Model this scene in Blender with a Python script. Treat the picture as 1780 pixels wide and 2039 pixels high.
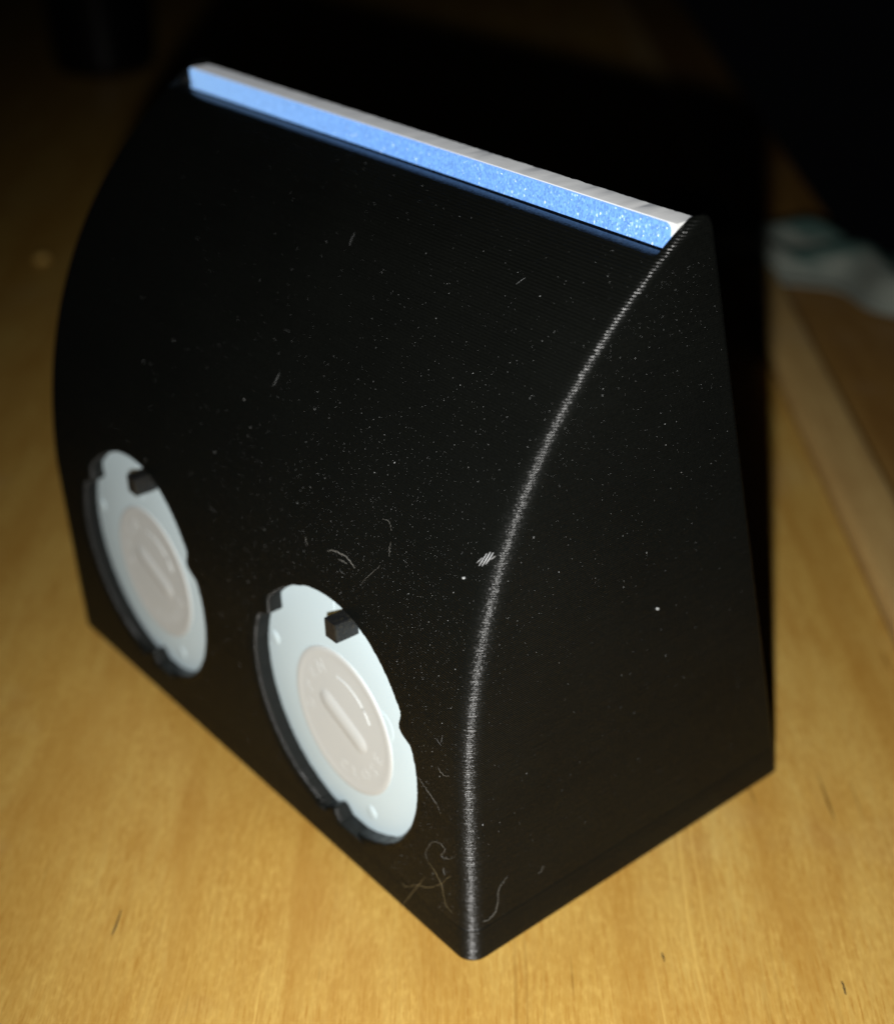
import bpy, bmesh, math, random
from mathutils import Vector, Matrix, geometry
random.seed(7)
S = 0.001                                   # everything below is written in millimetres
scene = bpy.context.scene
for o in list(bpy.data.objects): bpy.data.objects.remove(o)

# ------------------------------------------------------------------ camera
CAM = Vector((195.548, -76.456, 131.481))
RT = Vector((0.65369303, 0.75675833, -0.00150106)); UP = Vector((-0.40387187, 0.35054336, 0.84498927))
FW = Vector((-0.63997886, 0.55175736, -0.53478115))
cd = bpy.data.cameras.new('camera'); cam = bpy.data.objects.new('camera', cd); scene.collection.objects.link(cam)
m = Matrix((RT, UP, -FW)).transposed().to_4x4(); m.translation = CAM*S
cam.matrix_world = m
cd.sensor_fit = 'HORIZONTAL'; cd.sensor_width = 36.0
cd.lens = 2827.5*36/1780
cd.shift_x = -(1008.0-890)/1780; cd.shift_y = (1186.4-1019.5)/1780
cd.clip_start = 0.005; cd.clip_end = 20
cd.dof.use_dof = True; cd.dof.focus_distance = 0.156; cd.dof.aperture_fstop = 57.2/3.2
cd.dof.aperture_blades = 0
scene.camera = cam

# ------------------------------------------------------------------ world, flash, exposure
w = bpy.data.worlds.new('World'); scene.world = w; w.use_nodes = True
bg = w.node_tree.nodes['Background']; bg.inputs[0].default_value = (0.8, 0.85, 1, 1); bg.inputs[1].default_value = 0.0008
ld = bpy.data.lights.new('phone_flash', 'SPOT'); ld.energy = 2.52; ld.color = (1.0, 0.985, 0.95); ld.spot_size = math.radians(77); ld.spot_blend = 1.0; ld.shadow_soft_size = 0.0018
flash = bpy.data.objects.new('phone_flash', ld); flash.location = (CAM - 8.5*RT - 17.5*UP)*S
flash.rotation_euler = (Vector((100, 14, 26))*S-flash.location).to_track_quat('-Z', 'Y').to_euler()
scene.collection.objects.link(flash)
scene.view_settings.view_transform = 'Standard'; scene.view_settings.look = 'None'
scene.view_settings.exposure = 0; scene.view_settings.gamma = 1; scene.view_settings.use_curve_mapping = False

# ------------------------------------------------------------------ helpers
COL = scene.collection
def mk(name, verts, faces, mat=None, parent=None, smooth=None, origin=(0,0,0)):
    me = bpy.data.meshes.new(name)
    o0 = Vector(origin)
    me.from_pydata([((Vector(v)-o0)*S)[:] for v in verts], [], faces); me.update()
    bm = bmesh.new(); bm.from_mesh(me); bmesh.ops.recalc_face_normals(bm, faces=bm.faces); bm.to_mesh(me); bm.free()
    if smooth is not None:
        me.polygons.foreach_set('use_smooth', [True]*len(me.polygons)); me.set_sharp_from_angle(angle=math.radians(smooth))
    ob = bpy.data.objects.new(name, me); COL.objects.link(ob)
    if mat: me.materials.append(mat)
    if parent: ob.parent = parent; ob.location = o0*S
    else: ob.location = o0*S
    return ob
def tag(o, label=None, cat=None, group=None, kind=None):
    if label: o['label'] = label
    if cat: o['category'] = cat
    if group: o['group'] = group
    if kind: o['kind'] = kind
    return o
def empty(name, loc):
    e = bpy.data.objects.new(name, None); e.location = Vector(loc)*S; e.empty_display_size = 0.01; COL.objects.link(e); return e
class N:
    """tiny node-graph helper"""
    def __init__(s, name):
        s.m = bpy.data.materials.new(name); s.m.use_nodes = True; s.t = s.m.node_tree; s.n = s.t.nodes; s.l = s.t.links
        s.b = s.n['Principled BSDF']
    def add(s, typ, **kw):
        x = s.n.new(typ)
        for k, v in kw.items(): setattr(x, k, v)
        return x
    def set(s, node, sock, v):
        if isinstance(v, bpy.types.NodeSocket): s.l.new(v, node.inputs[sock])
        else: node.inputs[sock].default_value = v
    def math(s, op, a, b=0.0, c=None):
        x = s.add('ShaderNodeMath', operation=op); s.set(x, 0, a); s.set(x, 1, b)
        if c is not None: s.set(x, 2, c)
        return x.outputs[0]
    def vmath(s, op, a, b=(0,0,0)):
        x = s.add('ShaderNodeVectorMath', operation=op); s.set(x, 0, a); s.set(x, 1, b); return x.outputs[0]
    def noise(s, vec, scale, detail=2, rough=.5, dist=0):
        x = s.add('ShaderNodeTexNoise'); s.set(x, 'Vector', vec); s.set(x, 'Scale', scale); s.set(x, 'Detail', detail); s.set(x, 'Roughness', rough); s.set(x, 'Distortion', dist)
        return x
    def ramp(s, f, stops):
        x = s.add('ShaderNodeValToRGB'); s.l.new(f, x.inputs[0]); e = x.color_ramp.elements
        while len(e) < len(stops): e.new(0.5)
        for i, (p, c) in enumerate(stops): e[i].position = p; e[i].color = c if len(c) == 4 else (*c, 1)
        return x.outputs[0]
    def mix(s, f, a, b, mode='MIX'):
        x = s.add('ShaderNodeMix', data_type='RGBA', blend_type=mode)
        s.set(x, 0, f); s.set(x, 6, a if isinstance(a, bpy.types.NodeSocket) else (*a, 1)); s.set(x, 7, b if isinstance(b, bpy.types.NodeSocket) else (*b, 1))
        return x.outputs[2]
    def p(s, **kw):
        for k, v in kw.items(): s.set(s.b, k.replace('_', ' '), v)
        return s.m

# ------------------------------------------------------------------ materials
def mat_wood(name, light, mid, dark, seed):
    k = N(name); tc = k.add('ShaderNodeTexCoord'); ang = math.atan2(.635, -.77)
    mp = k.add('ShaderNodeMapping'); k.l.new(tc.outputs['Object'], mp.inputs[0]); mp.inputs['Rotation'].default_value = (0, 0, -ang); mp.inputs['Location'].default_value = (seed, seed*.37, 0)
    mp.vector_type = 'POINT'
    def st(sx, sy):
        q = k.add('ShaderNodeMapping'); k.l.new(mp.outputs[0], q.inputs[0]); q.inputs['Scale'].default_value = (sx, sy, 1); return q.outputs[0]
    # slow wander of the grain, used to bend every finer layer
    wob = k.noise(st(7, 26), 1, 2).outputs['Color']
    wv = k.vmath('MULTIPLY', k.vmath('SUBTRACT', wob, (.5, .5, .5)), (0, .018, 0))
    base = k.vmath('ADD', mp.outputs[0], wv)
    def st2(sx, sy):
        q = k.add('ShaderNodeMapping'); k.l.new(base, q.inputs[0]); q.inputs['Scale'].default_value = (sx, sy, 1); return q.outputs[0]
    broad = k.noise(st2(11, 60), 1, 4, .55).outputs[0]
    streak = k.noise(st2(26, 300), 1, 4, .6).outputs[0]
    fine = k.noise(st2(190, 1500), 1, 3, .65).outputs[0]
    hair = k.noise(st2(170, 3400), 1, 2, .7).outputs[0]
    fleck = k.noise(st(600, 1700), 1, 3, .6).outputs[0]
    c = k.ramp(broad, [(.30, mid), (.62, light)])
    c = k.mix(k.ramp(streak, [(.40, (.0,)*3), (.68, (.75,)*3)]), c, dark)
    c = k.mix(k.ramp(fine, [(.36, (.85,)*3), (.60, (0,)*3)]), c, mid)
    c = k.mix(k.ramp(hair, [(.30, (.9,)*3), (.48, (0,)*3)]), c, dark)
    c = k.mix(k.ramp(hair, [(.58, (0,)*3), (.72, (.4,)*3)]), c, light)
    hi = tuple(min(1, x*1.22) for x in light)
    c = k.mix(k.ramp(fleck, [(.46, (0,)*3), (.70, (.5,)*3)]), c, hi)
    blot = k.noise(st(50, 130), 1, 4, .65).outputs[0]                # cloudy stain of the veneer
    c = k.mix(k.ramp(blot, [(.46, (0,)*3), (.72, (.55,)*3)]), c, dark)
    # wandering growth rings: soft darker bands that close into long arches
    wvt = k.add('ShaderNodeTexWave', wave_type='BANDS', bands_direction='Y', wave_profile='SAW'); k.set(wvt, 'Vector', st(2.6, 15)); k.set(wvt, 'Scale', 1.0); k.set(wvt, 'Distortion', 7.0); k.set(wvt, 'Detail', 3.0); k.set(wvt, 'Detail Scale', 1.4); k.set(wvt, 'Detail Roughness', .6)
    c = k.mix(k.ramp(wvt.outputs['Fac'], [(.55, (0,)*3), (.94, (.42,)*3), (1, (0,)*3)]), c, dark)
    # long thin pale scratches and dark growth lines, few and far between
    ln = k.noise(st2(5, 1100), 1, 0).outputs[0]; lg = k.noise(st(14, 60), 1, 1).outputs[0]
    c = k.mix(k.math('MULTIPLY', k.ramp(ln, [(.74, (0,)*3), (.77, (1,)*3)]), k.ramp(lg, [(.45, (0,)*3), (.6, (.55,)*3)])), c, hi)
    c = k.mix(k.math('MULTIPLY', k.ramp(ln, [(.24, (1,)*3), (.29, (0,)*3)]), k.ramp(lg, [(.36, (.35,)*3), (.5, (0,)*3)])), c, tuple(x*.7 for x in dark))
    smud = k.noise(mp.outputs[0], 22, 3, .55).outputs[0]              # greyish handling marks
    c = k.mix(k.ramp(smud, [(.54, (0,)*3), (.72, (.22,)*3)]), c, (.42, .34, .22))
    # sparse dark pores
    pore = k.noise(st2(55, 900), 1, 1, .5).outputs[0]
    gate = k.noise(st(30, 90), 1, 1).outputs[0]
    pm = k.math('MULTIPLY', k.ramp(pore, [(.72, (0,)*3), (.78, (1,)*3)]), k.ramp(gate, [(.50, (0,)*3), (.60, (.8,)*3)]))
    c = k.mix(pm, c, tuple(x*.35 for x in dark))
    bump = k.add('ShaderNodeBump'); bump.inputs['Strength'].default_value = .12; bump.inputs['Distance'].default_value = .0004
    k.l.new(fine, bump.inputs['Height'])
    rg = k.ramp(broad, [(.3, (.42,)*3), (.7, (.56,)*3)])
    return k.p(Base_Color=c, Roughness=rg, Normal=bump.outputs[0], Specular_IOR_Level=.32)
WOOD = mat_wood('varnished_wood', (.545, .362, .098), (.495, .295, .064), (.385, .19, .031), .0)
WOOD2 = mat_wood('pale_edge_wood', (.54, .37, .14), (.46, .30, .11), (.36, .21, .07), .4)
WOOD3 = mat_wood('brown_board_wood', (.30, .17, .045), (.24, .125, .03), (.18, .085, .018), .8)

def mat_print(name, base, amp=1.5, rough=.30, per=.00027, jag=.56):
    """black printed plastic: every layer is a rounded bead, so the normal swings up and down with height"""
    k = N(name); tc = k.add('ShaderNodeTexCoord'); P = tc.outputs['Object']
    sep = k.add('ShaderNodeSeparateXYZ'); k.l.new(P, sep.inputs[0]); z = sep.outputs[2]
    nz = k.noise(P, 4200, 2, .6)
    lay = k.math('FLOOR', k.math('DIVIDE', z, per))
    wn = k.add('ShaderNodeTexWhiteNoise', noise_dimensions='1D'); k.l.new(lay, wn.inputs['W'])
    s = k.math('MULTIPLY_ADD', k.math('SINE', k.math('MULTIPLY', z, 2*math.pi/per)), .5, .46)   # undersides hide behind the bead below
    a = k.math('MULTIPLY', s, k.math('MULTIPLY_ADD', wn.outputs[0], .5*amp, .72*amp))
    comb = k.add('ShaderNodeCombineXYZ'); k.l.new(a, comb.inputs[2])
    g = k.add('ShaderNodeNewGeometry')
    jit = k.vmath('MULTIPLY', k.vmath('SUBTRACT', nz.outputs['Color'], (.5, .5, .5)), (jag*1.6, jag*1.6, jag))
    nn = k.vmath('NORMALIZE', k.vmath('ADD', k.vmath('ADD', k.vmath('NORMALIZE', k.vmath('MULTIPLY', g.outputs['Normal'], (1, 1, .35))), comb.outputs[0]), jit))
    patch = k.noise(P, 60, 3, .6).outputs[0]
    c = k.mix(patch, tuple(x*.75 for x in base), tuple(x*1.3 for x in base))
    return k.p(Base_Color=c, Roughness=rough, Normal=nn, Specular_IOR_Level=.34)
BLACK = mat_print('black_printed_plastic', (.0036, .0040, .0034))
BLACKW = mat_print('black_printed_plastic_base', (.0036, .0040, .0034), amp=1.2)

def mat_white(name, col, rough=.38, sss=.0, bump=.02, sc=900):
    k = N(name); tc = k.add('ShaderNodeTexCoord'); n = k.noise(tc.outputs['Object'], sc, 3, .6)
    b = k.add('ShaderNodeBump'); b.inputs['Strength'].default_value = bump; b.inputs['Distance'].default_value = .0002; k.l.new(n.outputs[0], b.inputs['Height'])
    big = k.noise(tc.outputs['Object'], 90, 2).outputs[0]
    c = k.mix(big, tuple(x*.95 for x in col), tuple(min(1, x*1.03) for x in col))
    return k.p(Base_Color=c, Roughness=rough, Normal=b.outputs[0], Specular_IOR_Level=.4)
WHITE = mat_white('cool_white_plastic', (.60, .735, .80), .55)
COVER = mat_white('warm_white_plastic', (.57, .60, .60), .48)
FRAME = mat_white('white_diffuser_frame', (.66, .66, .64), .55, bump=.1)
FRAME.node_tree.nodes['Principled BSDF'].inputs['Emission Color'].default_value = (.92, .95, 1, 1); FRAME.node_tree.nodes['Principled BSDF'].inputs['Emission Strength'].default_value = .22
k = N('switch_plastic'); tc = k.add('ShaderNodeTexCoord'); n = k.noise(tc.outputs['Object'], 1800, 3, .7)
b = k.add('ShaderNodeBump'); b.inputs['Strength'].default_value = .5; b.inputs['Distance'].default_value = .0002; k.l.new(n.outputs[0], b.inputs['Height'])
SWITCH = k.p(Base_Color=k.ramp(n.outputs[0], [(.5, (.008, .009, .010)), (.72, (.03, .028, .02))]), Roughness=.45, Normal=b.outputs[0])

# the lit strip: frosted blue plastic with a coarse sparkling texture, lit from inside by the lamps
k = N('lit_blue_diffuser'); tc = k.add('ShaderNodeTexCoord')
mp = k.add('ShaderNodeMapping'); k.l.new(tc.outputs['Object'], mp.inputs[0]); mp.inputs['Scale'].default_value = (1, 1, .6)
vo = k.add('ShaderNodeTexVoronoi'); k.set(vo, 'Vector', mp.outputs[0]); k.set(vo, 'Scale', 6000)
g = k.add('ShaderNodeNewGeometry')
jit = k.vmath('MULTIPLY', k.vmath('SUBTRACT', vo.outputs['Color'], (.5, .5, .5)), (2.0, .8, 1.4))
nn = k.vmath('NORMALIZE', k.vmath('ADD', g.outputs['Normal'], jit))
ns = k.noise(tc.outputs['Object'], 1400, 3, .6).outputs[0]
em = k.mix(ns, (.15, .35, .82), (.20, .42, .92))
sxx = k.add('ShaderNodeSeparateXYZ'); k.l.new(tc.outputs['Object'], sxx.inputs[0])
em = k.mix(k.math('MULTIPLY_ADD', sxx.outputs[0], -12.0, .62), em, (.33, .54, .80))      # paler towards the left end
DIFF = k.p(Base_Color=(.07, .16, .33, 1), Roughness=.33, Normal=nn, Specular_IOR_Level=.5, Emission_Color=em, Emission_Strength=1.0)

def mat_plain(name, col, rough=.6, **kw):
    k = N(name); tc = k.add('ShaderNodeTexCoord'); n = k.noise(tc.outputs['Object'], 700, 3, .6).outputs[0]
    return k.p(Base_Color=k.mix(n, tuple(x*.7 for x in col), tuple(min(1, x*1.25) for x in col)), Roughness=rough, **kw)
LINT = mat_plain('pale_lint', (.21, .205, .185), .7)
LINTG = mat_plain('golden_lint', (.28, .22, .11), .7)
DUST = mat_plain('grey_dust', (.29, .30, .30), .6)
SCUFF = mat_plain('grey_scuff', (.30, .31, .32), .5)
SPL = mat_plain('dark_splinter', (.04, .03, .012), .7)
CRUMB = mat_plain('amber_crumb', (.55, .36, .10), .4)
JAR = mat_plain('black_gloss', (.006, .006, .007), .25)

# ------------------------------------------------------------------ table (the setting)
G = Vector((-.7715, .6362, 0)); NP = Vector((.6362, .7715, 0))        # along the grain / across it
def gp(a, c, z): return (G*a + NP*c + Vector((0, 0, z)))[:]
def slab(a0, a1, c0, c1, z0, z1, bev, seg=6):
    """bar along the grain with rounded long edges"""
    prof = [(c0, z0)]
    for i in range(seg+1):
        t = math.pi/2*i/seg; prof.append((c0+bev-bev*math.cos(t), z1-bev+bev*math.sin(t)))
    for i in range(seg+1):
        t = math.pi/2*i/seg; prof.append((c1-bev+bev*math.sin(t), z1-bev+bev*math.cos(t)))
    prof.append((c1, z0)); n = len(prof)
    na = 40; v = []; f = []
    for j in range(na+1):
        a = a0+(a1-a0)*j/na
        v += [gp(a, c, z) for c, z in prof]
    for j in range(na):
        for i in range(n-1): f.append((j*n+i, j*n+i+1, (j+1)*n+i+1, (j+1)*n+i))
        f.append((j*n+n-1, j*n, (j+1)*n, (j+1)*n+n-1))
    f.append(tuple(range(n))); f.append(tuple(range(na*n, na*n+n)))
    return v, f
v, f = slab(-300, 1100, -700, 133.6, -22, 0, .5)
table = mk('table_top', v, f, WOOD, smooth=40); tag(table, 'golden varnished wooden table top under the black lamp', 'table', kind='structure')
v, f = slab(-300, 1100, 133.9, 145.6, -22, 2.6, 1.9)
mk('edge_batten', v, f, WOOD2, table, smooth=40)['label'] = 'pale wooden batten along the table edge'
v, f = slab(-300, 1100, 146.0, 172, -22, -.6, .8)
mk('outer_board', v, f, WOOD3, table, smooth=40)['label'] = 'darker brown board outside the pale batten'

# ------------------------------------------------------------------ lamp body
W, D, H = 100.0, 58.1, 87.46; AY = 34.4
bz = []
for i in range(2001):
    t = i/2000; u = 1-t
    bz.append((3*u*u*t*13.084+3*u*t*t*60.739+t**3*87.462, 3*u*u*t*2.791+3*u*t*t*-12.014+t**3*33.702))
def yf(z):
    if z < 27: return 0.0
    lo, hi = 0, 2000
    while hi-lo > 1:
        mid = (lo+hi)//2
        if bz[mid][0] < z: lo = mid
        else: hi = mid
    a, b = bz[lo], bz[hi]; y = a[1]+(b[1]-a[1])*(z-a[0])/max(1e-9, b[0]-a[0])
    return max(0.0, y)
def yb(z): return D-(D-AY)*z/H
CX = (24.18, 72.76); CZ = 22.73; HR = 17.45; FR = 2.5
ZB, ZT = 5.3, 83.2
def hole_r(ph):
    r = HR
    for b in (25, 145, 265):
        d = math.atan2(math.sin(ph-math.radians(b)), math.cos(ph-math.radians(b))); q = abs(d)*HR/2.5
        if q < 1: r -= .72*(1+math.cos(math.pi*q))
    return r
def jag(z):                                       # every printed layer ends a hair earlier or later
    h = math.sin(math.floor(z/.27)*12.9898)*43758.5453; return (h-math.floor(h)-.5)*.12
levels = [ZB+.28]; z = ZB+.5
while z < ZT-.3: levels.append(z); z += .9
levels.append(ZT)
NPH = 420
phs = [2*math.pi*i/NPH for i in range(NPH)]
rings = []                                        # six rings per hole: surface edge, rounded lip, wall
for c in CX:
    rr = []
    for dr, dy in ((.80, 0), (.42, .07), (.17, .25), (.03, .52), (0, .85), (0, None)):
        ring = []
        for ph in phs:
            r0 = hole_r(ph); zz = CZ+(r0+dr)*math.sin(ph); r = r0+dr+(jag(zz) if dr < 1 else 0)
            x, zz = c+r*math.cos(ph), CZ+r*math.sin(ph)
            ring.append((x, 2.9 if dy is None else yf(zz)+dy, zz))
        rr.append(ring)
    rings.append(rr)
# flat part of the front, triangulated around the two holes in (x, z)
pts = []; edges = []
LX = -1.6; LR = 1.5                               # left end
xs = [LX+LR+(W-FR-LX-LR)*i/80 for i in range(81)]
for zz in levels:
    for i, x in enumerate(xs):
        if i not in (0, 80) and zz not in (levels[0], levels[-1]):
            skip = False
            for c in CX:
                if math.hypot(x-c, zz-CZ) < hole_r(math.atan2(zz-CZ, x-c))+1.25: skip = True
            if skip: continue
        pts.append(Vector((x, zz)))
for rr in rings:
    b0 = len(pts); pts += [Vector((p[0], p[2])) for p in rr[0]]
    edges += [(b0+i, b0+(i+1) % NPH) for i in range(NPH)]
ov, oe, of, *_ = geometry.delaunay_2d_cdt(pts, edges, [], 0, 1e-5)
V = [(p.x, yf(p.y), p.y) for p in ov]; F = []
for t in of:
    cx_ = sum(ov[i].x for i in t)/3; cz_ = sum(ov[i].y for i in t)/3
    if any(math.hypot(cx_-c, cz_-CZ) < hole_r(math.atan2(cz_-CZ, cx_-c))+.76 for c in CX): continue
    F.append(tuple(t))
for rr in rings:
    base = len(V)
    for ring in rr: V += ring
    for a in range(5):
        for i in range(NPH): F.append((base+a*NPH+i, base+a*NPH+(i+1) % NPH, base+(a+1)*NPH+(i+1) % NPH, base+(a+1)*NPH+i))
# the rest of the outline at every level: right fillet, side, back, left side, left fillet
def frad(z): return 2.5 if z < 62 else 2.5-1.3*min(1, (z-62)/(ZT-62))
FR = 2.5; R2 = 1.2
def outline(z, rr=None, inset=0.):
    y0, y1 = yf(z)+inset, yb(z)-inset; x0 = LX+inset; x1 = W-inset; out = []; ns = 8
    r = rr or frad(z)
    out.append((x1-FR-.001, y0, z))
    for i in range(ns+1):
        t = math.pi/2*i/ns; out.append((x1-r+r*math.sin(t), y0+r-r*math.cos(t), z))
    for i in range(ns+1):
        t = math.pi/2*i/ns; out.append((x1-R2+R2*math.cos(t), y1-R2+R2*math.sin(t), z))
    for i in range(ns+1):
        t = math.pi/2*i/ns; out.append((x0+R2-R2*math.sin(t), y1-R2+R2*math.cos(t), z))
    for i in range(ns+1):
        t = math.pi/2*i/ns; out.append((x0+LR-LR*math.cos(t), y0+LR-LR*math.sin(t), z))
    out.append((x0+LR+.001, y0, z))
    return out
base = len(V); n = 38
for zz in levels: V += outline(zz)
for j in range(len(levels)-1):
    for i in range(n-1): a = base+j*n+i; F.append((a, a+1, a+n+1, a+n))
topb = base+(len(levels)-1)*n
ct = outline(ZT); b1 = len(V)                     # lip round the slot, then its floor lower down
for dz in (0, 2.6):
    V += [(min(max(p[0], .6), 98.76), min(max(p[1], yf(ZT)+1.75), yb(ZT)-1.0), ZT-dz) for p in ct]
for i in range(n):
    j = (i+1) % n
    F.append((topb+i, topb+j, b1+j, b1+i)); F.append((b1+i, b1+j, b1+n+j, b1+n+i))
F.append(tuple(range(b1+n, b1+2*n)))
F.append(tuple(range(base, base+n)))
# end cheeks that carry on above the slot
def cheek(side):
    b0 = len(V); lev = [ZT, 83.8, 84.4, 85.0, 85.5, 85.9, 86.2, 86.35]; T = 1.25; m_ = 0
    for q, zz in enumerate(lev):
        y0, y1 = yf(zz), yb(zz); sh = (0, 0, 0, 0, .05, .2, .5, .9)[q]
        y0 += sh*.7; y1 -= sh*.6; r = min(1.2, (y1-y0)*.45); o = []
        o.append((W-T, y0, zz))
        for i in range(9): t = math.pi/2*i/8; o.append((W-r+r*math.sin(t)-sh*.4, y0+r-r*math.cos(t), zz))
        for i in range(9): t = math.pi/2*i/8; o.append((W-r+r*math.cos(t)-sh*.4, y1-r+r*math.sin(t), zz))
        o.append((W-T, y1, zz)); m_ = len(o)
        V.extend([(p if side else (LX+W-p[0], p[1], p[2])) for p in o])
    for j in range(len(lev)-1):
        for i in range(m_): a = b0+j*m_+i; b_ = b0+j*m_+(i+1) % m_; F.append((a, b_, b_+m_, a+m_))
    F.append(tuple(range(b0+(len(lev)-1)*m_, b0+len(lev)*m_)))
cheek(True); cheek(False)
lamp = empty('printed_lamp', (50, 28, 0))
tag(lamp, 'black 3D printed wedge lamp with curved front, two round openings and glowing blue top strip', 'lamp')
def rel(o): o.parent = lamp; o.location = -Vector((50, 28, 0))*S; return o
me_shell = mk('shell', V, F, BLACK, None, smooth=38)
bm = bmesh.new(); bm.from_mesh(me_shell.data); bmesh.ops.remove_doubles(bm, verts=bm.verts, dist=2e-6)
bmesh.ops.recalc_face_normals(bm, faces=bm.faces); bm.to_mesh(me_shell.data); bm.free()
shell = rel(me_shell); shell.data.set_sharp_from_angle(angle=math.radians(38))
# base plate with a small bottom round, seam above it
V = []; F = []
lv = [(.0, .45), (.12, .2), (.4, .06), (1.0, .04), (ZB-.25, .04), (ZB-.05, .16), (ZB+.10, .42)]
for zz, ins in lv: V += outline(zz, inset=ins, rr=2.4)
for j in range(len(lv)-1):
    for i in range(n): a = j*n+i; b_ = j*n+(i+1) % n; F.append((a, b_, b_+n, a+n))
F.append(tuple(range(n))); F.append(tuple(range((len(lv)-1)*n, len(lv)*n)))
rel(mk('base_plate', V, F, BLACKW, None, smooth=45))
# lit strip and its white frame
def box_round(x0, x1, y0, y1, z0, z1, r, cut=0, seg=4, nx=60, wob=0):
    prof = [(y0, z0)]
    for i in range(seg+1): t = math.pi/2*i/seg; prof.append((y0+r-r*math.cos(t), z1-r+r*math.sin(t)))
    for i in range(seg+1): t = math.pi/2*i/seg; prof.append((y1-r+r*math.sin(t), z1-r+r*math.cos(t)))
    prof.append((y1, z0)); m_ = len(prof); v = []; f = []
    for j in range(nx+1):
        x = x0+(x1-x0)*j/nx
        for (y, z) in prof:
            v.append((x, y+(random.uniform(-wob, wob) if y > (y0+y1)/2 else 0), z+(random.uniform(-wob, wob)*.06 if z > z0 else 0)))
    for j in range(nx):
        for i in range(m_-1): a = j*m_+i; f.append((a, a+1, a+m_+1, a+m_))
    f.append(tuple(range(m_))); f.append(tuple(range(nx*m_, nx*m_+m_)))
    return v, f
v, f = box_round(1.72, 98.74, 30.05, 33.2, 83.25, 86.0, .12, nx=170, wob=.11)
rel(mk('diffuser_frame', v, f, FRAME, None, smooth=50))['label'] = 'white strip behind and over the blue diffuser'
# blue face: thin plate in front of the frame, rounded at its top right corner
poly = [(1.9, 83.2), (98.1, 83.2), (98.1, 85.0)]
for i in range(7): t = math.pi/2*i/6; poly.append((97.3+.8*math.cos(t), 85.1+.8*math.sin(t)))
poly += [(1.9, 85.9)]
v = [(x, 29.70, z) for x, z in poly]+[(x, 30.15, z) for x, z in poly]; q = len(poly)
f = [tuple(range(q)), tuple(range(q, 2*q))]+[(i, (i+1) % q, q+(i+1) % q, q+i) for i in range(q)]
rel(mk('blue_diffuser', v, f, DIFF, None))['label'] = 'glowing blue sparkling diffuser strip in the top slot'
# scuff where layers pulled out, close to the right corner
V = []; F = []
for i in range(5):
    t = i/4; x = 96.9+1.7*t; zc = 55.0+.9*t; L = (.5, .95, 1.05, .9, .4)[i]; q = len(V)
    for s1, ww in ((-1, .03), (-.3, .085), (.35, .08), (1, .04)):
        zz = zc+L*s1*.8; xx = x+.28*s1
        y = yf(zz)
        V += [(xx-ww, y+.02, zz), (xx, y-.10, zz), (xx+ww, y+.02, zz)]
    for j in range(3):
        a = q+j*3; F += [(a, a+1, a+4, a+3), (a+1, a+2, a+5, a+4)]
rel(mk('scuff_mark', V, F, SCUFF, None))['label'] = 'small hatched grey scuff near the right front edge'

# ------------------------------------------------------------------ LED tea lights seen through the openings
def lathe(profile, segs=64, cx=0., cz=0.):
    """profile of (radius, y); axis along y"""
    v = []; f = []; m_ = len(profile)
    for i in range(segs):
        a = 2*math.pi*i/segs
        for r, y in profile: v.append((cx+r*math.cos(a), y, cz+r*math.sin(a)))
    for i in range(segs):
        k2 = (i+1) % segs
        for j in range(m_-1): f.append((i*m_+j, i*m_+j+1, k2*m_+j+1, k2*m_+j))
    if profile[0][0] > 0: f.append(tuple(i*m_ for i in range(segs)))
    if profile[-1][0] > 0: f.append(tuple(i*m_+m_-1 for i in range(segs)))
    return v, f
def bar(p0, p1, w0, h0, y0, top=.55):
    """raised ridge on a face y = y0, running p0 to p1 in (x, z), standing towards -y"""
    d = (Vector(p1)-Vector(p0)); L = d.length; d.normalize(); nrm = Vector((-d.y, d.x)); v = []; f = []
    ns = 12
    for i in range(ns+1):
        t = i/ns; c = Vector(p0)+d*L*t; e = min(1, math.sin(math.pi*min(max(t, .0), 1))*3.2+.02)
        for s1, hh in ((-1, 0), (-top, 1), (top, 1), (1, 0)):
            q = c+nrm*s1*w0/2*(.45+.55*e); v.append((q.x, y0-h0*hh*e+.02, q.y))
    for i in range(ns):
        for j in range(3): a = i*4+j; f.append((a, a+1, a+5, a+4))
    return v, f
def text_on(chars, cx, cz, rad, a0, step, size, y, flip=False):
    v = []; f = []
    dg = bpy.context.evaluated_depsgraph_get()
    for i, ch in enumerate(chars):
        cu = bpy.data.curves.new('glyph', 'FONT'); cu.body = ch; cu.size = size; cu.align_x = 'CENTER'; cu.align_y = 'CENTER'; cu.extrude = .045; cu.offset = .0; cu.resolution_u = 3
        ob = bpy.data.objects.new('glyph', cu); COL.objects.link(ob); dg.update()
        me = ob.evaluated_get(dg).to_mesh()
        a = math.radians(a0+step*i); rot = a-math.pi/2 if not flip else a+math.pi/2
        b0 = len(v)
        for vv in me.vertices:
            x = vv.co.x*math.cos(rot)-vv.co.y*math.sin(rot); z = vv.co.x*math.sin(rot)+vv.co.y*math.cos(rot)
            v.append((cx+rad*math.cos(a)+x, y-vv.co.z, cz+rad*math.sin(a)+z))
        f += [tuple(b0+q for q in pl.vertices) for pl in me.polygons]
        ob.evaluated_get(dg).to_mesh_clear(); bpy.data.objects.remove(ob); bpy.data.curves.remove(cu)
    return v, f
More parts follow.
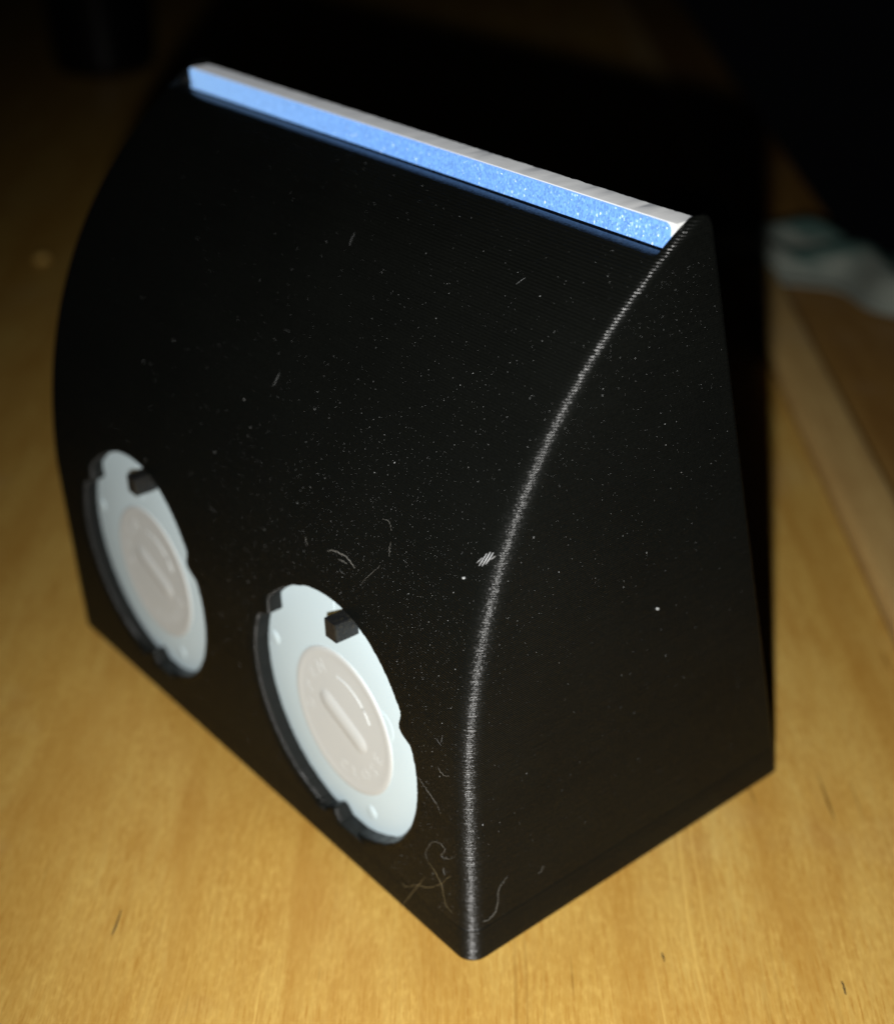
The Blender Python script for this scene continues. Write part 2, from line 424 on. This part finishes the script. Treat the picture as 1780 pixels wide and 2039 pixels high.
def tube(path, r, sides=6, closed=False, taper=True):
    v = []; f = []; P = [Vector(p) for p in path]; n_ = len(P)
    for i, p in enumerate(P):
        d = (P[min(i+1, n_-1)]-P[max(i-1, 0)]).normalized()
        u = d.orthogonal().normalized(); w_ = d.cross(u)
        rr = r*(1 if not taper else (.45+.55*math.sin(math.pi*(i+.3)/(n_-.4))))
        for k2 in range(sides): a = 2*math.pi*k2/sides; v.append((p+(u*math.cos(a)+w_*math.sin(a))*rr)[:])
    for i in range(n_-1):
        for k2 in range(sides): a = i*sides+k2; b_ = i*sides+(k2+1) % sides; f.append((a, b_, b_+sides, a+sides))
    f.append(tuple(range(sides))); f.append(tuple(range((n_-1)*sides, n_*sides)))
    return v, f
YD = 2.4
def tea_light(cx, label):
    e = empty('led_tea_light', (cx, YD, CZ)); tag(e, label, 'tea light', 'LED tea lights in the lamp openings')
    def part(name, vf, mat, par=None, sm=40):
        o = mk(name, vf[0], vf[1], mat, None, smooth=sm); o.parent = par or e; return o
    # local frame: x, y (back), z around the light's own centre, face at y = 0
    part('cup', lathe([(0, 0), (9, 0), (17.9, 0), (18.5, .12), (18.8, .5), (18.8, 14.5), (18.0, 15)], 96), WHITE)
    cc = (-.6, -1.9)
    cov = part('battery_cover', lathe([(0, -.05), (4, -.06), (8.6, -.08), (9.4, -.13), (9.8, -.19), (10.15, -.19), (10.4, -.12), (10.5, .05)], 80, *cc), COVER)
    part('coin_ridge', bar((cc[0]-4.9, cc[1]+2.2), (cc[0]+4.9, cc[1]-2.2), 3.6, .30, -.04, .45), COVER, cov)
    part('lettering', text_on('OPEN', cc[0], cc[1], 7.6, 190, -22, 2.6, -.06), COVER, cov, None)
    part('lettering', text_on('CLOSE', cc[0], cc[1], 7.6, 265, 20, 2.5, -.06, True), COVER, cov, None)
    arc = [(cc[0]+6.6*math.cos(math.radians(a)), -.06, cc[1]+6.6*math.sin(math.radians(a))) for a in range(95, 24, -5)]
    av, af = tube(arc, .14, 6, taper=False)
    hx, hz = arc[0][0], arc[0][2]; q = len(av)
    av += [(hx-1.0, -.05, hz-.1), (hx+.3, -.05, hz+.75), (hx+.3, -.05, hz-.75), (hx, -.2, hz)]; af += [(q, q+1, q+3), (q+1, q+2, q+3), (q+2, q, q+3)]
    part('arrow', (av, af), COVER, cov)
    # slide switch standing out of the face
    bmx = bmesh.new(); bmesh.ops.create_cube(bmx, size=1)
    for vv in bmx.verts: vv.co = Vector((3.15+vv.co.x*2.3, -1.45+vv.co.y*3.7, 15.3+vv.co.z*2.7))
    bmesh.ops.bevel(bmx, geom=bmx.edges[:], offset=.1, segments=2, affect='EDGES')
    bmx.verts.index_update(); part('switch', ([v_.co[:] for v_ in bmx.verts], [tuple(v_.index for v_ in f_.verts) for f_ in bmx.faces]), SWITCH); bmx.free()
    dome = [(1.15, .1), (1.0, -.05), (.7, -.11), (.35, -.145), (0, -.155)]
    part('boss', lathe(dome, 24, 4.5, -13.9), WHITE); part('boss', lathe(dome, 24, -15.6, 3.4), WHITE)
    # small moulded catch beside the cover, shallow pocket step by the switch
    part('catch', lathe([(2.6, .1), (2.4, -.02), (2.0, -.04), (0, -.045)], 32, cc[0]+8.6, cc[1]+4.2), WHITE)
    part('moulded_rib', tube([(-.9, .03, 10.2), (-.7, .03, 16.6)], .09, 6, taper=False), WHITE)
    return e
tea_light(CX[1], 'white LED tea light base in the opening nearest the right corner, in sharp focus')
tea_light(CX[0], 'white LED tea light base in the far left opening, out of focus')

# ------------------------------------------------------------------ lint, dust, splinters
def smooth_path(P, sub=6):
    P = [Vector(p) for p in P]
    if len(P) < 3: P = [P[0], (P[0]+P[-1])/2, P[-1]]
    Q = [P[0]*2-P[1]]+P+[P[-1]*2-P[-2]]; out = []
    for i in range(1, len(Q)-2):
        for s1 in range(sub):
            t = s1/sub; a, b_, c, d = Q[i-1:i+3]
            out.append(.5*((2*b_)+(c-a)*t+(2*a-5*b_+4*c-d)*t*t+(3*b_-a-3*c+d)*t**3))
    out.append(P[-1]); return out
def fibre(name, P, r, mat, label, cat='lint', group=None, off=(0, -.12, 0), wob=.06):
    P = [Vector(p)+Vector(off) for p in P]; P = smooth_path(P)
    P = [p+Vector([random.uniform(-wob, wob) for _ in range(3)]) for p in P]
    o0 = P[0]; v, f = tube(P, r*(.42 if cat in ('hair', 'lint') else 1), 5); o = mk(name, v, f, mat, None, smooth=60, origin=o0); tag(o, label, cat, group); return o
fibre('lint_fibre', [(72.0, 2.2, 46.1), (72.7, 2.3, 46.5), (73.8, 2.3, 46.8), (75.6, 2.4, 46.9), (76.7, 2.3, 46.7), (77.6, 2.2, 46.3)], .10, LINT, 'thick curled pale fibre on the black front just above the right opening')
fibre('lint_fibre', [(74.2, 2.2, 46.0), (75.2, 2.2, 46.2), (76.0, 2.2, 46.2)], .07, LINT, 'short fibre stub just under the thick curled fibre above the right opening')
fibre('hair', [(86.2, -.3, .3), (87.6, -.1, 2.5), (90.3, 0, 7.1), (91.5, 0, 9.1)], .045, LINTG, 'straight golden hair running down to the table left of the bottom corner', 'hair')
fibre('hair', [(86.6, 0, 4.7), (87.6, 0, 4.8), (90.2, 0, 6.9), (92.5, 0, 8.2), (95.2, 0, 11.0), (96.6, 0, 13.1)], .045, LINTG, 'wavy golden hair crossing the straight hair low on the front', 'hair')
fibre('hair', [(92.2, 0, 12.5), (92.1, 0, 13.9), (93.5, 0, 16.3), (95.1, 0, 17.1), (95.9, 0, 16.6), (95.1, 0, 15.3), (96.7, 0, 15.8), (98.3, .3, 17.8), (98.8, .6, 19.3)], .04, LINT, 'looping pale hair right of the right opening near the front edge', 'hair')
fibre('hair', [(91.3, 0, 24.8), (92.8, 0, 23.9), (94.4, 0, 23.0), (95.3, 0, 21.9)], .035, LINT, 'thin straight hair beside the right rim of the right opening', 'hair')
fibre('hair', [(95.1, 0, 28.6), (96.1, 0, 28.2), (97.2, 0, 28.7)], .035, LINT, 'short curved hair between the right opening and the bright edge', 'hair')
fibre('hair', [(92.5, 0, 12.3), (93.8, 0, 11.6), (95.0, 0, 10.2), (95.8, 0, 7.6), (97.0, 0, 7.2)], .03, LINTG, 'faint bent hair hanging below the looping hair', 'hair')
fibre('hair', [(98.6, .3, 7.0), (100, 2.6, 6.6), (100, 4.2, 7.5), (100, 4.6, 10.4), (100, 5.9, 11.8)], .05, LINT, 'bent pale hair on the side face by the bottom corner seam', 'hair', off=(.1, 0, 0))
fibre('hair', [(100, 11.0, 9.1), (100, 11.5, 9.3), (100, 11.9, 9.8)], .045, LINT, 'tiny hair low on the right side face', 'hair', off=(.1, 0, 0))
fibre('hair', [(80.6, 4.3, 53.3), (81.8, 4.4, 53.5), (82.6, 4.1, 52.8)], .04, LINT, 'hooked hair highest on the front above the right opening', 'hair')
fibre('hair', [(82.9, 3.7, 51.5), (83.0, 3.4, 50.7), (83.2, 3.2, 50.0)], .035, LINT, 'short upright hair under the hooked hair', 'hair')
fibre('hair', [(79.1, 1.9, 45.0), (80.4, 2.2, 46.6), (81.9, 2.8, 48.4)], .028, LINT, 'fine slanting hair right of the thick curled fibre', 'hair')
fibre('hair', [(67.5, 2.2, 46.2), (67.7, 2.1, 45.7), (67.9, 2.0, 45.1)], .035, LINT, 'short upright hair left of the thick curled fibre', 'hair')
fibre('lint_fibre', [(2.6, 28.4, 84.3), (3.0, 28.8, 84.9), (4.4, 28.6, 84.6), (5.9, 28.2, 84.4)], .12, LINT, 'small curl of lint at the left end of the glowing strip')
fibre('wood_splinter', [(66.3, -30.5, .15), (65.6, -29.8, .12), (64.9, -29.1, .1), (63.0, -27.5, .06)], .12, SPL, 'dark slim splinter lying on the table at lower left', 'splinter', off=(0, 0, 0), wob=.02)
fibre('wood_splinter', [(131.0, 32.6, .12), (132.0, 31.9, .12), (132.6, 31.3, .12)], .12, SPL, 'small bent dark splinter on the table at lower right', 'splinter', off=(0, 0, 0), wob=.05)
fibre('wood_splinter', [(113.5, 19.6, .1), (114.1, 19.2, .1), (114.7, 18.8, .1)], .10, SPL, 'tiny dark splinter on the table right of the lamp corner', 'splinter', off=(0, 0, 0), wob=.04)
def blob(name, c, r, mat, label, cat, squash=.6, jitter=.25):
    bmx = bmesh.new(); bmesh.ops.create_icosphere(bmx, subdivisions=2, radius=1)
    for vv in bmx.verts: vv.co = Vector((vv.co.x, vv.co.y, vv.co.z*squash))*r*(1+random.uniform(-jitter, jitter))
    o = mk(name, [vv.co[:] for vv in bmx.verts], [tuple(q.index for q in ff.verts) for ff in bmx.faces], mat, None, smooth=60); bmx.free()
    o.location = Vector(c)*S; tag(o, label, cat); return o
blob('crumb', (-176.6, 75.5, 1.0), 2.2, CRUMB, 'blurred amber crumb on the table at far left', 'crumb')
blob('white_speck', (100.1, 29.5, 40.1), .22, DUST, 'brightest white speck in the middle of the right side face', 'speck')
blob('white_fleck', (95.4, 3.95, 52.5), .2, DUST, 'small white fleck below left of the hatched scuff', 'speck')
# uncountable fine dust on the black faces
V = []; F = []
def speck(c, nrm, s):
    u = Vector(nrm).orthogonal().normalized(); w_ = Vector(nrm).cross(u); a = random.uniform(0, 6.28); q = len(V); c = Vector(c)
    el = random.choice((1, 1, 1, 1.6, 2.4))
    for k2 in range(3):
        aa = a+k2*2.094; V.append((c+(u*math.cos(aa)*el+w_*math.sin(aa))*s)[:])
    V.append((c+Vector(nrm)*s)[:]); F.extend([(q, q+1, q+3), (q+1, q+2, q+3), (q+2, q, q+3)])
clusters = [(random.uniform(50, 97), random.uniform(16, 60), random.uniform(4, 12)) for _ in range(16)]
cnt = 0
while cnt < 4200:
    if random.random() < .45: c = random.choice(clusters); x, zz = random.gauss(c[0], c[2]), random.gauss(c[1], c[2])
    else: x, zz = 100*random.random()**.42, 5.8+77*random.random()**1.25
    if not (2 < x < 98.3 and 5.8 < zz < 82.8): continue
    if any(math.hypot(x-c, zz-CZ) < 18.8 for c in CX): continue
    sl = (yf(zz+.5)-yf(zz-.5)); nrm = Vector((0, -1, sl)).normalized()
    speck((x, yf(zz), zz), nrm, random.choice((.014, .017, .020, .024, .032))*(random.uniform(1.4, 2.3) if random.random() < .05 else random.uniform(.6, 1.05))); cnt += 1
cnt = 0
while cnt < 1900:
    zz = random.uniform(5.6, 82); y = yf(zz)+1.5+random.random()**1.5*(yb(zz)-yf(zz)-3)
    if y > yb(zz)-1: continue
    speck((W, y, zz), (1, 0, 0), random.choice((.012, .014, .017, .020, .027))*(random.uniform(1.4, 2.3) if random.random() < .04 else random.uniform(.5, 1))); cnt += 1
for i in range(16):                                 # short lint among the dust
    x, zz = 100*random.random()**.6, random.uniform(7, 80)
    if not (3 < x < 97.5) or any(math.hypot(x-c, zz-CZ) < 19.5 for c in CX): continue
    L = random.uniform(.4, 1.6); a = random.uniform(0, 3.14); bnd = random.uniform(-.5, .5); pp = []
    for t in range(5):
        s1 = t/4-.5; xx = x+L*s1*math.cos(a)+bnd*s1*s1*L*math.sin(a); z2 = zz+L*s1*math.sin(a)-bnd*s1*s1*L*math.cos(a); pp.append((xx, yf(z2)-.05, z2))
    tv, tf = tube(pp, random.uniform(.009, .016), 3); q = len(V); V += tv; F += [tuple(q+j for j in ff) for ff in tf]
tag(mk('dust', V, F, DUST), 'fine pale dust and lint specks on the black lamp', 'dust', kind='stuff')

# ------------------------------------------------------------------ background things
# crumpled striped cloth lying over the outer board
nu, nv = 90, 44; V = []; F = []; UVc = []
A = Vector((-100, 226, 0)); B = Vector((78, 250, 0)); dx = (B-A).normalized(); dn = Vector((-dx.y, dx.x, 0))
for i in range(nu+1):
    for j in range(nv+1):
        u, v_ = i/nu, j/nv
        wv = 3.4*math.sin(u*17+.6)+1.8*math.sin(u*41+2)
        p = A+(B-A)*u+dn*((v_-.5)*33+wv*(1-.4*v_)-3)
        h = 3.2+5.0*math.sin(v_*math.pi)*(.6+.4*math.sin(u*9+1))+3.2*math.sin(v_*9.5+2.2*math.sin(u*11))+1.9*math.sin(u*26+v_*6)
        edge = min(1, min(v_, 1-v_)*9, min(u, 1-u)*14)
        V.append((p.x, p.y, max(.3, h*edge)+.3)); UVc.append((u, v_))
for i in range(nu):
    for j in range(nv): a = i*(nv+1)+j; F.append((a, a+1, a+nv+2, a+nv+1))
k = N('striped_cloth'); uvn = k.add('ShaderNodeUVMap'); uvn.uv_map = 'UVMap'
sx = k.add('ShaderNodeSeparateXYZ'); k.l.new(uvn.outputs[0], sx.inputs[0])
nz = k.noise(uvn.outputs[0], 9, 2).outputs[0]
vv = k.math('ADD', sx.outputs[1], k.math('MULTIPLY_ADD', nz, .42, -.21))
teal = (.05, .09, .078); wht = (.19, .21, .18)
mot = k.noise(uvn.outputs[0], 16, 3, .6).outputs[0]
vv = k.math('ADD', vv, k.math('MULTIPLY_ADD', mot, .36, -.18))
c = k.ramp(vv, [(.20, wht), (.30, teal), (.44, teal), (.54, tuple(x*.8 for x in wht)), (.70, tuple(x*.8 for x in wht)), (.80, teal)])
wf = k.add('ShaderNodeTexNoise'); k.set(wf, 'Vector', uvn.outputs[0]); k.set(wf, 'Scale', 160)
bmp = k.add('ShaderNodeBump'); bmp.inputs['Strength'].default_value = .4; bmp.inputs['Distance'].default_value = .001; k.l.new(wf.outputs[0], bmp.inputs['Height'])
CLOTH = k.p(Base_Color=c, Roughness=.9, Normal=bmp.outputs[0], Specular_IOR_Level=.1)
me = bpy.data.meshes.new('cloth'); c0 = Vector((-8, 232, 0))
me.from_pydata([((Vector(p)-c0)*S)[:] for p in V], [], F); uvl = me.uv_layers.new(name='UVMap')
for lp in me.loops: uvl.data[lp.index].uv = UVc[lp.vertex_index]
me.polygons.foreach_set('use_smooth', [True]*len(me.polygons)); me.materials.append(CLOTH)
cloth = bpy.data.objects.new('folded_cloth', me); cloth.location = c0*S; COL.objects.link(cloth)
so = cloth.modifiers.new('thickness', 'SOLIDIFY'); so.thickness = .0008; so.offset = 1
tag(cloth, 'crumpled white and dark teal striped cloth at the right table edge, out of focus', 'cloth')
# dark round pot far behind on the left
v, f = lathe([(0, 0), (17, 0), (20, 2), (21, 8), (21, 46), (22, 48), (22, 56), (20.5, 58), (18, 58), (17, 54), (0, 52)], 48)
v = [(x, z, y) for x, y, z in v]
pot = mk('pot', v, f, JAR, None, smooth=40); pot.location = Vector((-385, 203, 0))*S
tag(pot, 'dark round pot barely visible far behind at upper left', 'pot')
